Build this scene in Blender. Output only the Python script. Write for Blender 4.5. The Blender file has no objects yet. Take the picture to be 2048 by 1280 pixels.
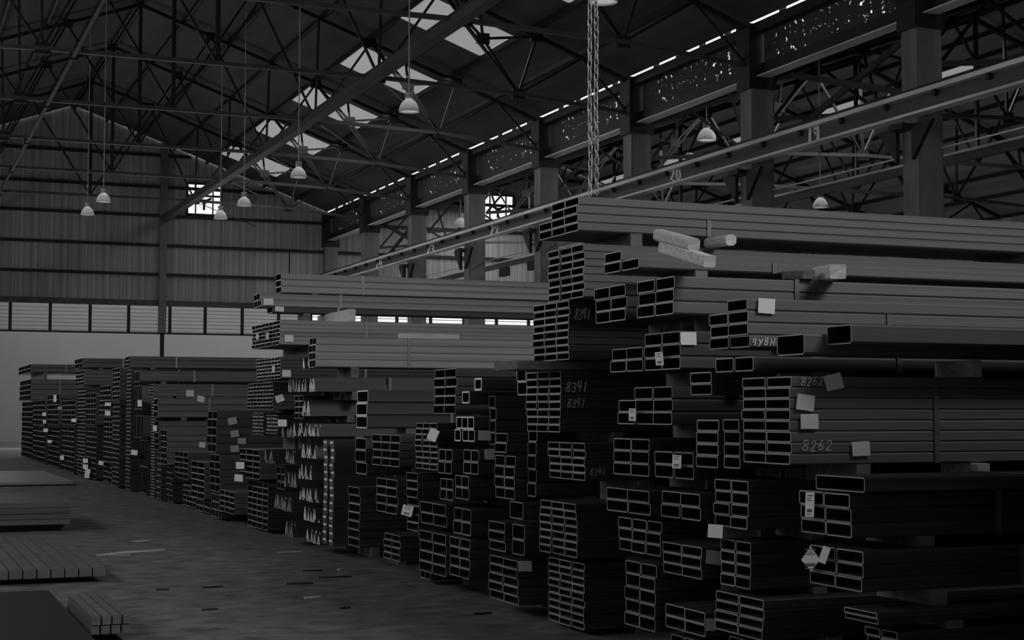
import bpy, math, random
from mathutils import Vector, Matrix
random.seed(7)
scene = bpy.context.scene
col = scene.collection

# ------------------------------------------------------------------ camera
F = 3070.0                      # focal length in pixels of the 2048 x 1280 frame
TH = math.atan(184 / F)         # pitch up
PSI = math.atan(1264 * math.cos(TH) / F)   # turned right of the aisle
H = 1.7                         # eye height
cd = bpy.data.cameras.new('camera'); cam = bpy.data.objects.new('camera', cd); col.objects.link(cam)
cd.sensor_width = 36; cd.lens = F * 36 / 2048; cd.clip_end = 400
cam.location = (0, 0, H); cam.rotation_euler = (math.pi / 2 + TH, 0, -PSI)
scene.camera = cam
FW = Vector((math.sin(PSI) * math.cos(TH), math.cos(PSI) * math.cos(TH), math.sin(TH)))
RT = Vector((math.cos(PSI), -math.sin(PSI), 0)); UP = RT.cross(FW)
EYE = Vector((0, 0, H))

def ray(x, y): return FW * F + RT * (x - 1024) + UP * (640 - y)
def onX(x, y, X): r = ray(x, y); return EYE + r * (X / r.x)
def onY(x, y, Y): r = ray(x, y); return EYE + r * (Y / r.y)
def onZ(x, y, Z): r = ray(x, y); return EYE + r * ((Z - H) / r.z)

# ------------------------------------------------------------------ world, lights, exposure
w = bpy.data.worlds.new('overcast'); scene.world = w; w.use_nodes = True
bg = w.node_tree.nodes['Background']; bg.inputs[0].default_value = (1, 1, 1, 1); bg.inputs[1].default_value = 1.0
SKY_PANE = 0.24                 # light given off by the translucent roof panes
scene.view_settings.view_transform = 'Standard'; scene.view_settings.look = 'None'
scene.view_settings.exposure = 0; scene.view_settings.gamma = 1
scene.view_settings.use_curve_mapping = False

def area(name, loc, rot, sx, sy, energy):
    l = bpy.data.lights.new(name, 'AREA'); l.shape = 'RECTANGLE'; l.size = sx; l.size_y = sy; l.energy = energy
    o = bpy.data.objects.new(name, l); o.location = loc; o.rotation_euler = rot; col.objects.link(o); return o
# added light through a made-up, unseen lantern over the first bays
area('added_overhead_light', (11.7, -3.6, 14.2), (0, 0, 0), 6.0, 8.0, 2000)
# added light from a made-up, unseen band of openings in the left wall
area('added_left_light', (-4.4, 38, 5.5), (0, math.radians(-90), 0), 3.0, 62.0, 520)
# daylight below the roof pane rows
area('pane_row_daylight', (16.6, 58, 13.2), (0, 0, 0), 2.8, 30.0, 380)
area('side_hall_pane_daylight', (29.5, 56, 12.6), (0, 0, 0), 3.5, 40.0, 1600)
# daylight entering by the open far gate
area('far_gate_daylight', (9.5, 77.2, 2.7), (math.radians(-90), 0, 0), 16, 5.0, 300)

# ------------------------------------------------------------------ materials
def mat(name, base, rough=0.6, metal=0.0, noise=None, bump=0.0, rnd=0.0, spec=0.5, emit=0.0, coord='Object'):
    """noise = (scale xyz, amount, detail); rnd = brightness change from piece to piece"""
    m = bpy.data.materials.new(name); m.use_nodes = True
    nt = m.node_tree; b = nt.nodes['Principled BSDF']
    c = (base,) * 3 if not isinstance(base, tuple) else base
    b.inputs['Base Color'].default_value = (*c, 1); b.inputs['Roughness'].default_value = rough
    b.inputs['Metallic'].default_value = metal; b.inputs['Specular IOR Level'].default_value = spec
    if emit:
        b.inputs['Emission Color'].default_value = (1, 1, 1, 1); b.inputs['Emission Strength'].default_value = emit
    last = None
    if noise:
        tc = nt.nodes.new('ShaderNodeTexCoord'); mp = nt.nodes.new('ShaderNodeMapping')
        mp.inputs['Scale'].default_value = noise[0]
        nz = nt.nodes.new('ShaderNodeTexNoise'); nz.inputs['Scale'].default_value = 1; nz.inputs['Detail'].default_value = noise[2]
        nt.links.new(tc.outputs[coord], mp.inputs[0]); nt.links.new(mp.outputs[0], nz.inputs['Vector'])
        mr = nt.nodes.new('ShaderNodeMapRange'); mr.inputs[1].default_value = 0.3; mr.inputs[2].default_value = 0.7
        mr.inputs[3].default_value = 1 - noise[1]; mr.inputs[4].default_value = 1 + noise[1]
        nt.links.new(nz.outputs['Fac'], mr.inputs[0]); last = mr.outputs[0]
        if bump:
            bp = nt.nodes.new('ShaderNodeBump'); bp.inputs['Strength'].default_value = bump; bp.inputs['Distance'].default_value = 0.02
            nt.links.new(nz.outputs['Fac'], bp.inputs['Height']); nt.links.new(bp.outputs[0], b.inputs['Normal'])
    if rnd:
        oi = nt.nodes.new('ShaderNodeObjectInfo'); r2 = nt.nodes.new('ShaderNodeMapRange')
        r2.inputs[3].default_value = 1 - rnd; r2.inputs[4].default_value = 1 + rnd
        nt.links.new(oi.outputs['Random'], r2.inputs[0])
        if last is None: last = r2.outputs[0]
        else:
            mu = nt.nodes.new('ShaderNodeMath'); mu.operation = 'MULTIPLY'
            nt.links.new(last, mu.inputs[0]); nt.links.new(r2.outputs[0], mu.inputs[1]); last = mu.outputs[0]
    if last is not None:
        vm = nt.nodes.new('ShaderNodeVectorMath'); vm.operation = 'SCALE'; vm.inputs[0].default_value = c
        nt.links.new(last, vm.inputs['Scale']); nt.links.new(vm.outputs[0], b.inputs['Base Color'])
    return m

M = {}
M['steel'] = mat('mill_steel', 0.048, 0.55, 0.0, ((0.25, 14, 22), 0.28, 4), 0.0, 0.18)  # dark steel, lowered further to put the gap shade into the colour
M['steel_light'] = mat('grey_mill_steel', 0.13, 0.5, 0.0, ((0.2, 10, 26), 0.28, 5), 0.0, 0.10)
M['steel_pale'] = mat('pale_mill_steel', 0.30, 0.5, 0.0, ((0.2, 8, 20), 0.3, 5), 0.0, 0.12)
M['bore'] = mat('shaded_tube_bore', 0.02, 0.8)  # dark scale plus the shade inside the tubes, both in the colour
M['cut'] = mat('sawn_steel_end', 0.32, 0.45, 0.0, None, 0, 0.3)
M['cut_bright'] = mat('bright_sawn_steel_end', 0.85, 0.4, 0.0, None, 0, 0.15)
M['strap'] = mat('steel_strap', 0.3, 0.35, 0.6)
M['wood'] = mat('pale_timber', 0.62, 0.8, 0, ((3, 30, 30), 0.25, 5), 0.2, 0.15)
M['wood_dark'] = mat('weathered_timber', 0.16, 0.85, 0, ((4, 20, 20), 0.3, 5), 0.2, 0.2)
M['paper'] = mat('white_paper', 0.85, 0.7, 0, None, 0, 0.08)
M['print'] = mat('printed_ink', 0.12, 0.8)
M['chalk'] = mat('white_chalk', 0.8, 0.9, 0, ((90, 90, 90), 0.5, 3))
M['paint'] = mat('white_stencil_paint', 0.85, 0.8, 0, ((8, 8, 8), 0.15, 4))
M['floor'] = mat('worn_concrete', 0.15, 0.85, 0, ((3.2, 4.5, 1), 0.42, 15), 0.8, 0, 0.15)
M['roof_pale'] = mat('lightened_roof_sheet', 0.34, 0.8, 0, ((1.5, 0.15, 1), 0.3, 6), 0.3)  # lightened copy of the roof sheet; side hall light put into the colour
M['roof'] = mat('roof_sheet', 0.07, 0.8, 0, ((1.5, 0.15, 1), 0.35, 6), 0.3)
M['wall'] = mat('corrugated_wall_sheet', 0.36, 0.7, 0, ((6.0, 1, 0.05), 0.5, 7), 0.5, 0.14)
M['dark_steel'] = mat('painted_dark_steel', 0.012, 0.6, 0, ((3, 3, 3), 0.25, 4))
M['column'] = mat('grey_painted_column', 0.17, 0.6, 0, ((2.5, 2.5, 0.6), 0.3, 6), 0, 0.08)
M['girder'] = mat('painted_girder', 0.075, 0.6, 0, ((2, 0.5, 3), 0.35, 5))
M['rail'] = mat('highlit_pale_steel', 0.75, 0.4, 0.0, ((3, 0.6, 3), 0.25, 4))  # pale paint, lightened to carry the highlights along flange edges
M['pipe'] = mat('grey_painted_tie', 0.07, 0.55, 0, ((2, 0.5, 2), 0.25, 4))
M['chain'] = mat('galvanised_chain', 0.5, 0.35, 0.7, None, 0, 0.2)
M['lamp'] = mat('milky_reflector', 0.6, 0.35, 0, None, 0, 0.05)
M['lamp_body'] = mat('pale_lamp_housing', 0.5, 0.5)
M['bulb'] = mat('added_bulb_glow', 0.8, 0.4, emit=11)  # glow added inside unlit lamps to brighten their shades
M['pane'] = mat('translucent_roof_pane', 0.4, 0.5, emit=SKY_PANE)
M['slat'] = mat('louvre_slat', 0.05, 0.5)
M['plaster'] = mat('added_wall_render', 0.44, 0.9, 0, ((0.3, 0.3, 0.3), 0.05, 4))
M['yard'] = mat('yard_concrete', 0.3, 0.9, 0, ((0.5, 0.5, 0.5), 0.1, 4))
# scars and oil marks on the concrete
nt = M['floor'].node_tree; pb = nt.nodes['Principled BSDF']; src = pb.inputs['Base Color'].links[0].from_socket
tc = nt.nodes.new('ShaderNodeTexCoord'); mp = nt.nodes.new('ShaderNodeMapping'); mp.inputs['Scale'].default_value = (2.2, 3.4, 1)
nz = nt.nodes.new('ShaderNodeTexNoise'); nz.inputs['Scale'].default_value = 1; nz.inputs['Detail'].default_value = 9; nz.inputs['Roughness'].default_value = 0.72
rp = nt.nodes.new('ShaderNodeMapRange'); rp.inputs[1].default_value = 0.60; rp.inputs[2].default_value = 0.68; rp.inputs[3].default_value = 1; rp.inputs[4].default_value = 0.3
sc_ = nt.nodes.new('ShaderNodeVectorMath'); sc_.operation = 'SCALE'
nt.links.new(tc.outputs['Object'], mp.inputs[0]); nt.links.new(mp.outputs[0], nz.inputs['Vector']); nt.links.new(nz.outputs['Fac'], rp.inputs[0])
nt.links.new(src, sc_.inputs[0]); nt.links.new(rp.outputs[0], sc_.inputs['Scale']); nt.links.new(sc_.outputs[0], pb.inputs['Base Color'])
# shade glass lets light through
nt = M['lamp'].node_tree; pb = nt.nodes['Principled BSDF']; tr = nt.nodes.new('ShaderNodeBsdfTranslucent')
tr.inputs[0].default_value = (0.8, 0.8, 0.8, 1); mx = nt.nodes.new('ShaderNodeMixShader'); mx.inputs[0].default_value = 0.45
nt.links.new(pb.outputs[0], mx.inputs[1]); nt.links.new(tr.outputs[0], mx.inputs[2])
nt.links.new(mx.outputs[0], nt.nodes['Material Output'].inputs[0])
# rusted-through sheet: holes where the rust noise peaks
m = mat('rusted_sheet', 0.05, 0.8); nt = m.node_tree; pb = nt.nodes['Principled BSDF']
tc = nt.nodes.new('ShaderNodeTexCoord'); mp = nt.nodes.new('ShaderNodeMapping'); mp.inputs['Scale'].default_value = (1, 4.5, 5.0)
nz = nt.nodes.new('ShaderNodeTexNoise'); nz.inputs['Scale'].default_value = 1; nz.inputs['Detail'].default_value = 6; nz.inputs['Roughness'].default_value = 0.7
gt = nt.nodes.new('ShaderNodeMath'); gt.operation = 'GREATER_THAN'; gt.inputs[1].default_value = 0.595
tp = nt.nodes.new('ShaderNodeBsdfTransparent'); mx = nt.nodes.new('ShaderNodeMixShader')
nt.links.new(tc.outputs['Object'], mp.inputs[0]); nt.links.new(mp.outputs[0], nz.inputs['Vector']); nt.links.new(nz.outputs['Fac'], gt.inputs[0])
nt.links.new(gt.outputs[0], mx.inputs[0]); nt.links.new(pb.outputs[0], mx.inputs[1]); nt.links.new(tp.outputs[0], mx.inputs[2])
nt.links.new(mx.outputs[0], nt.nodes['Material Output'].inputs[0]); M['rust'] = m

# ------------------------------------------------------------------ mesh helpers
class MB:
    def __init__(s): s.v = []; s.f = []; s.mi = []
    def add(s, vs, fs, mi=0):
        o = len(s.v); s.v += [tuple(v) for v in vs]
        for f in fs: s.f.append(tuple(i + o for i in f)); s.mi.append(mi)
        return s
    def box(s, x0, x1, y0, y1, z0, z1, mi=0):
        vs = [(x, y, z) for x in (x0, x1) for y in (y0, y1) for z in (z0, z1)]
        return s.add(vs, [(0, 1, 3, 2), (4, 6, 7, 5), (0, 4, 5, 1), (2, 3, 7, 6), (0, 2, 6, 4), (1, 5, 7, 3)], mi)
    def bar(s, a, b, wd, ht, up=(0, 0, 1), mi=0):
        a = Vector(a); b = Vector(b); d = (b - a).normalized(); u = Vector(up)
        if abs(d.dot(u)) > 0.98: u = Vector((0, 1, 0))
        r = d.cross(u).normalized(); u = r.cross(d).normalized()
        vs = [p + r * (sx * wd / 2) + u * (sz * ht / 2) for p in (a, b) for sx in (-1, 1) for sz in (-1, 1)]
        return s.add(vs, [(0, 2, 3, 1), (4, 5, 7, 6), (0, 1, 5, 4), (2, 6, 7, 3), (0, 4, 6, 2), (1, 3, 7, 5)], mi)
    def cyl(s, a, b, r, n=10, mi=0, r2=None):
        a = Vector(a); b = Vector(b); d = (b - a).normalized(); u = Vector((0, 0, 1)) if abs(d.z) < 0.9 else Vector((1, 0, 0))
        e = d.cross(u).normalized(); g = d.cross(e); r2 = r if r2 is None else r2
        vs = []
        for k in range(n):
            t = 2 * math.pi * k / n; q = e * math.cos(t) + g * math.sin(t)
            vs += [a + q * r, b + q * r2]
        fs = [(2 * k, 2 * k + 1, (2 * k + 3) % (2 * n), (2 * k + 2) % (2 * n)) for k in range(n)]
        fs += [tuple(2 * k for k in range(n)), tuple(2 * k + 1 for k in reversed(range(n)))]
        return s.add(vs, fs, mi)
    def lathe(s, prof, n=20, mi=0):
        vs = [(r * math.cos(2 * math.pi * k / n), r * math.sin(2 * math.pi * k / n), z) for r, z in prof for k in range(n)]
        fs = [(i * n + k, i * n + (k + 1) % n, (i + 1) * n + (k + 1) % n, (i + 1) * n + k) for i in range(len(prof) - 1) for k in range(n)]
        return s.add(vs, fs, mi)
    def mesh(s, name, mats):
        me = bpy.data.meshes.new(name); me.from_pydata(s.v, [], s.f)
        for m_ in (mats if isinstance(mats, (list, tuple)) else [mats]): me.materials.append(M[m_])
        me.polygons.foreach_set('material_index', s.mi); me.validate(); me.update(); return me
    def build(s, name, mats, parent=None, smooth=False):
        me = s.mesh(name, mats)
        if smooth: me.polygons.foreach_set('use_smooth', [True] * len(me.polygons))
        return link(name, me, parent)
def link(name, data, parent=None, loc=None):
    o = bpy.data.objects.new(name, data); col.objects.link(o)
    if parent: o.parent = parent
    if loc is not None: o.location = loc
    return o
def empty(name, loc=(0, 0, 0)):
    o = link(name, None); o.location = loc; o.empty_display_size = 0.1; return o
def tag(o, label, cat, group=None):
    o['label'] = label; o['category'] = cat
    if group: o['group'] = group
    return o
def struct(o): o['kind'] = 'structure'; return o
ORD = ['', 'first', 'second', 'third', 'fourth', 'fifth', 'sixth', 'seventh', 'eighth', 'ninth', 'tenth', 'eleventh', 'twelfth', 'thirteenth', 'fourteenth']
NUM = ['zero', 'one', 'two', 'three', 'four', 'five', 'six', 'seven', 'eight', 'nine', 'ten', 'eleven', 'twelve', 'thirteen', 'fourteen', 'fifteen', 'sixteen', 'seventeen', 'eighteen', 'nineteen', 'twenty', 'twenty-one']

# ------------------------------------------------------------------ the halls
XC = 21.6; XL = -4.6; RIDGE = 8.5; XR = 47.8; RIDGE2 = 34.7
Y0, Y1 = -8.0, 77.7
TY = [28.2 + 7.06 * i for i in range(8)]       # column and truss lines
def roof1(x): return 19.9 - 0.36 * x if x >= RIDGE else 19.9 - 0.36 * (2 * RIDGE - x)
def roof2(x): return 10.9 + 0.36 * (x - 21.9) if x <= RIDGE2 else 10.9 + 0.36 * (2 * RIDGE2 - 21.9 - x)

fl = MB().box(XL - 0.5, XR + 0.5, Y0, 120, -0.2, 0).build('floor', 'floor'); struct(fl)

# roof slopes in strips between purlins, left open where the roof panes sit
def slope(xs, zf, panes, name, light_gap=None, po=(1.4, 4.3), m_='roof'):
    ys = [Y0]
    for y in [TY[0] + 7.06 * i for i in range(-5, 8)]:
        for yy in (y + po[0], y + po[1]):
            if ys[-1] < yy < Y1: ys.append(yy)
    ys.append(Y1); mb = MB(); holes = []
    for i in range(len(xs) - 1):
        xa, xb = xs[i], xs[i + 1]
        for j in range(len(ys) - 1):
            ya, yb = ys[j], ys[j + 1]
            if light_gap and yb <= 1.5 and light_gap[0] <= xa and xb <= light_gap[1]: continue  # opening added to let the overhead light in
            if panes and abs((yb - ya) - (po[1] - po[0])) < 0.01 and panes[0] - 0.05 <= xa and xb <= panes[1] + 0.05:
                holes.append((xa, xb, ya, yb)); continue
            n = 0.04
            vs = [(x, y, zf(x) + d) for d in (0, n) for x, y in ((xa, ya), (xb, ya), (xb, yb), (xa, yb))]
            mb.add(vs, [(0, 3, 2, 1), (4, 5, 6, 7), (0, 1, 5, 4), (1, 2, 6, 5), (2, 3, 7, 6), (3, 0, 4, 7)])
    o = struct(mb.build(name, m_))
    for x in xs:
        if abs(x - 21.45) < 0.01 or abs(x - 21.95) < 0.01: continue
        z = zf(x); p = MB().box(-0.04, 0.04, Y0, Y1, -0.16, -0.005)
        q = p.build('purlin', 'dark_steel', o); q.location = (x, 0, z)
    return o, holes
def lin(a, b, n): return [a + (b - a) * i / n for i in range(n + 1)]
PX = [RIDGE + 0.08, 10.1, 11.8, 13.45, 15.1, 16.57, 18.05, 19.7, 21.45]
ceil1, h1 = slope(PX, roof1, (15.1, 18.05), 'ceiling', (8, 15.2))
ceil2, h2 = slope([2 * RIDGE - x for x in reversed(PX)], roof1, (2 * RIDGE - 18.05, 2 * RIDGE - 15.1), 'ceiling')
P2 = lin(21.95, RIDGE2 - 0.08, 8)
ceil3, h3 = slope(P2, roof2, (27.5, 31.5), 'ceiling', m_='roof_pale')
Q2 = [RIDGE2 + 0.08, 35.8, 36.9, 37.5, 38.6, 39.8, 41.2, 42.8, 44.4, 46.0, XR]
ceil4, h4 = slope(Q2, roof2, (36.9, 37.5), 'ceiling', None, (3.4, 6.8), 'roof_pale')
MB().box(RIDGE - 0.3, RIDGE + 0.3, Y0, Y1, roof1(RIDGE) - 0.02, roof1(RIDGE) + 0.05).build('ridge_cap', 'roof', ceil1)
MB().box(RIDGE2 - 0.3, RIDGE2 + 0.3, Y0, Y1, roof2(RIDGE2) - 0.02, roof2(RIDGE2) + 0.05).build('ridge_cap', 'roof', ceil4)
wn = 0
for holes, zf in ((h1, roof1), (h2, roof1), (h3, roof2), (h4, roof2)):
    byy = {}
    for h_ in holes: byy.setdefault(h_[2], []).append(h_)
    for y, hs in byy.items():
        wn += 1; root = struct(empty('window_%d' % wn, (hs[0][0], y, zf(hs[0][0]))))
        for (xa, xb, ya, yb) in hs:
            xa += 0.05; xb -= 0.05
            vs = [Vector((x, yy, zf(x) + d)) - root.location for d in (0.0, 0.02) for x, yy in ((xa, ya), (xb, ya), (xb, yb), (xa, yb))]
            MB().add(vs, [(0, 3, 2, 1), (4, 5, 6, 7), (0, 1, 5, 4), (1, 2, 6, 5), (2, 3, 7, 6), (3, 0, 4, 7)]).build('pane', 'pane', root)

# side walls and the front wall
struct(MB().box(XL - 0.2, XL, Y0, Y1, 0, 4).box(XL - 0.2, XL, Y0, Y1, 7, roof1(XL)).box(XL - 0.2, XL, Y0, 7, 4, 7).box(XL - 0.2, XL, 69, Y1, 4, 7).build('wall_left', 'wall'))  # gap in the left wall added for the side light
struct(MB().box(XR, XR + 0.2, Y0, Y1, 0, roof2(XR)).build('wall_right', 'wall'))
fr = MB().box(XL, XR, Y0 - 0.2, Y0, 0, 11)
fr.add([(XL, Y0, 11), (XC, Y0, 11), (XC, Y0, 12.2), (RIDGE, Y0, 16.9), (XL, Y0, 12.2)], [(0, 1, 2, 3, 4)])
fr.add([(XC, Y0, 11), (XR, Y0, 11), (RIDGE2, Y0, 15.6)], [(0, 1, 2)])
struct(fr.build('wall_front', 'wall'))

# far wall: posts, girts, sheets, louvre band, open gate below
ZB, ZL = 7.0, 5.64
far = struct(MB().box(XL, XR, Y1 - 0.10, Y1 + 0.12, ZB, ZB + 0.28).build('wall_far', 'girder'))
girts = [8.58, 10.05, 11.55, 13.0, 14.6]
W1 = (14.17, 15.86, 11.71, 13.28); W2 = (30.19, 32.02, 12.17, 13.58)
def sheet(xa, xb, za, zb, top):
    """one wall sheet, its head cut along the roof slope"""
    ra, rb = top(xa) + 0.02, top(xb) + 0.02
    za2, zb2 = (min(zb, ra), min(zb, rb)) if (ra >= zb) == (rb >= zb) else (min(ra, zb + 1.2), min(rb, zb + 1.2))
    if max(za2, zb2) - za < 0.05: return
    za2 = max(za2, za + 0.01); zb2 = max(zb2, za + 0.01); dy = 0.028 * (int(round(xa * 100)) % 2) + random.uniform(0, 0.002)
    cx, cz = (xa + xb) / 2, (za + zb) / 2; g = -0.03
    pts = [(xa + g, za), (xb - g, za), (xb - g, zb2), (xa + g, za2)]
    vs = [(x - cx, y, z - cz) for y in (0.06 + dy, 0.085 + dy) for x, z in pts]
    o = MB().add(vs, [(0, 1, 2, 3), (4, 7, 6, 5), (0, 4, 5, 1), (1, 5, 6, 2), (2, 6, 7, 3), (3, 7, 4, 0)]).build('wall_sheet', 'wall', far)
    o.location = (cx, Y1, cz)
def wallgrid(xa, xb, top, win):
    xs = [xa]
    while xs[-1] < xb - 0.3: xs.append(min(xb, xs[-1] + 1.72))
    xs[-1] = xb
    xs = sorted(x for x in xs if not (win[0] - 0.7 < x < win[0] or win[0] < x < win[1] or win[1] < x < win[1] + 0.7)) + [win[0], win[1]]
    xs = sorted(set(xs + [RIDGE if xa < 0 else RIDGE2])); zs = sorted([ZB + 0.2] + girts[:3] + [win[2], win[3], 14.9, 17])
    zs = [z for z in zs if not win[2] < z < win[3]]
    for i in range(len(xs) - 1):
        for j in range(len(zs) - 1):
            if abs(xs[i] - win[0]) < 0.01 and abs(zs[j] - win[2]) < 0.01: continue
            sheet(xs[i], xs[i + 1], zs[j], zs[j + 1], top)
wallgrid(XL, XC, roof1, W1); wallgrid(XC, XR, roof2, W2)
for z in girts:
    for (xa, xb, top) in ((XL, XC, roof1), (XC, XR, roof2)):
        xs = [x / 10 for x in range(int(xa * 10), int(xb * 10)) if top(x / 10) > z + 0.15]
        if xs: MB().box(xs[0], xs[-1], -0.1, 0.05, -0.07, 0.07).build('girt', 'dark_steel', far).location = (0, Y1, z)
for x in (-1.0, 3.84, 5.71, 7.57, 9.46, 11.32, 13.35, 15.12, 17.01, 18.9, 20.6, 23.4, 25.3, 27.2, 29.1, 31.0, 32.9, 34.8, 36.7):
    MB().box(-0.07, 0.07, -0.12, 0.05, ZL - 0.02, ZB).build('louvre_post', 'dark_steel', far).location = (x, Y1, 0)
for k in range(7):
    z = ZL + 0.1 + k * 0.182
    for xa, xb in ((XL, XC), (XC, XR)):
        mb = MB(); mb.add([(xa, 0.02, -0.03), (xb, 0.02, -0.03), (xb, 0.16, 0.0), (xa, 0.16, 0.0), (xa, 0.02, -0.015), (xb, 0.02, -0.015), (xb, 0.16, 0.015), (xa, 0.16, 0.015)],
               [(0, 3, 2, 1), (4, 5, 6, 7), (0, 1, 5, 4), (2, 3, 7, 6), (1, 2, 6, 5), (0, 4, 7, 3)])
        mb.build('louvre_slat', 'slat', far).location = (0, Y1, z)
MB().box(XL, XR, -0.1, 0.1, -0.05, 0.03).build('gate_lintel', 'dark_steel', far).location = (0, Y1, ZL)
MB().box(XC, XR, 0, 0.12, 0, ZL).build('wall_sheet', 'wall', far).location = (0, Y1, 0)
MB().box(-0.09, 0.09, -0.12, 0.1, 0, ZL).build('gate_post', 'dark_steel', far).location = (12.98, Y1, 0)
MB().box(-0.18, 0.18, -0.26, 0.06, ZL, 15.2).build('wall_post', 'column', far).location = (12.95, Y1, 0)
for k, W in enumerate((W1, W2)):
    wn += 1; root = struct(empty('window_%d' % wn, ((W[0] + W[1]) / 2, Y1, W[2])))
    hw = (W[1] - W[0]) / 2; hh = W[3] - W[2]
    f = MB().box(-hw, hw, -0.05, 0.1, -0.06, 0.04).box(-hw, hw, -0.05, 0.1, hh - 0.04, hh + 0.06).box(-hw - 0.06, -hw + 0.03, -0.05, 0.1, 0, hh).box(hw - 0.03, hw + 0.06, -0.05, 0.1, 0, hh)
    f.build('window_frame', 'dark_steel', root)
    MB().box(-hw, hw, -0.03, 0.05, hh * 0.58, hh * 0.64).build('transom', 'dark_steel', root)
    for sx in (-1, 1): MB().box(sx * hw * 0.52 - 0.03, sx * hw * 0.52 + 0.03, -0.03, 0.05, 0, hh).build('mullion', 'dark_steel', root)
    fan = MB().cyl((0, -0.08, hh * 0.42), (0, 0.05, hh * 0.42), 0.13, 12)
    for q in range(3):
        a = 0.5 + q * 2.09; fan.bar((0.1 * math.cos(a), 0, hh * 0.42 + 0.1 * math.sin(a)), (0.42 * math.cos(a), 0.02, hh * 0.42 + 0.42 * math.sin(a)), 0.12, 0.03, (0, 1, 0))
    fan.build('vent_fan', 'dark_steel', root)
# the yard beyond the far gate; wall and side block added to dim it
tag(MB().box(-6, 24, 92, 92.4, 0, 12).box(-6, 24, 91.9, 92.5, 12, 12.3).build('added_yard_wall', 'plaster'), 'pale wall added across the yard to dim the view through the far gate', 'building')
an = tag(empty('occluder', (1, 85, 0)), 'low annex block added to shade the yard at the left of the far gate', 'building')
MB().box(-3, 3.2, -5.5, 6.8, 0, 11).build('occluder_wall', 'plaster', an)  # added block that darkens the left of the yard
MB().box(-3.2, 3.3, -5.7, 6.8, 11, 11.2).build('roof', 'roof', an)


# ------------------------------------------------------------------ columns, crane girder, eave beam, rusted sheets
for i, y in enumerate(TY):
    n = 8 - i
    lab = 'grey steel column at the far wall, last of the row' if n == 1 else 'grey steel column, %s of the row counted from the far wall' % ORD[n]
    if n == 8: lab = 'dim steel column at the right edge, nearest of the row'
    o = tag(empty('steel_column', (XC, y, 0)), lab, 'column', 'columns carrying the crane girder')
    MB().box(-0.30, 0.30, -0.03, 0.03, 0, 11.0).build('web', 'column', o)
    MB().box(-0.34, -0.30, -0.28, 0.28, 0, 11.0).build('flange', 'column', o)
    MB().box(0.30, 0.34, -0.28, 0.28, 0, 11.0).build('flange', 'column', o)
    MB().box(-0.30, 0.30, -0.30, -0.26, 0, 10.3).build('cover_plate', 'column', o)
    MB().box(-0.42, 0.42, -0.34, 0.34, 10.3, 12.05).build('head_box', 'dark_steel', o)
    hb = MB()                               # haunch gussets below the girder
    for sy in (-1, 1):
        hb.add([(dx, sy * a, z) for dx in (-0.52, -0.42) for a, z in ((0.28, 8.1), (1.0, 8.1), (0.28, 7.3))],
               [(0, 1, 2), (3, 5, 4), (0, 3, 4, 1), (1, 4, 5, 2), (2, 5, 3, 0)])
    hb.box(-0.75, -0.34, -0.25, 0.25, 8.0, 8.12).build('girder_bracket', 'dark_steel', o)

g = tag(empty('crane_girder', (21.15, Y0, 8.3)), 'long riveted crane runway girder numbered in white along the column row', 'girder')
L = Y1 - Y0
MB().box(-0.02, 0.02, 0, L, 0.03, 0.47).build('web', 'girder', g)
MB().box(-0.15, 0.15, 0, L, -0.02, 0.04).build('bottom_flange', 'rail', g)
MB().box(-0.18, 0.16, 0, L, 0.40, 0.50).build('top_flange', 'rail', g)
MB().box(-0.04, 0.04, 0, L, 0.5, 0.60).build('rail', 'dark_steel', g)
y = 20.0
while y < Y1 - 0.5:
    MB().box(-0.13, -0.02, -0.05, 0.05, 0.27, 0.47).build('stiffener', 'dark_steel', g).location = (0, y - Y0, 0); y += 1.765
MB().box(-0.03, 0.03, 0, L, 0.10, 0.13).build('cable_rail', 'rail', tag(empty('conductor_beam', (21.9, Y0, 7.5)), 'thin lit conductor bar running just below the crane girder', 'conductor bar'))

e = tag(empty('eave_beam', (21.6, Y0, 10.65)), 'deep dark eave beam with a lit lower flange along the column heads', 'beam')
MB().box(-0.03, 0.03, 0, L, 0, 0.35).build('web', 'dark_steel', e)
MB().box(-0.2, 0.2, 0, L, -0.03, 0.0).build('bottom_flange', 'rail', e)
MB().box(-0.28, 0.05, 0, L, 1.15, 1.40).build('gutter_edge', 'dark_steel', e)
for i in range(-3, 8):
    ya = TY[0] + 7.06 * i + 0.42; yb = ya + 7.06 - 0.84
    if yb > Y1: continue
    MB().box(-0.005, 0.005, 0, yb - ya, 0.35, 1.15).build('rusted_sheet', 'rust', e).location = (0, ya - Y0, 0)
for i in range(7):                          # short hangers break the light slit above the gutter edge
    for k in range(1, 5):
        MB().box(-0.05, 0.05, -0.1, 0.1, 1.40, 1.62).build('slit_cleat', 'dark_steel', e).location = (-0.05, TY[i] + 7.06 * k / 5 - Y0, 0)

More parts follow.
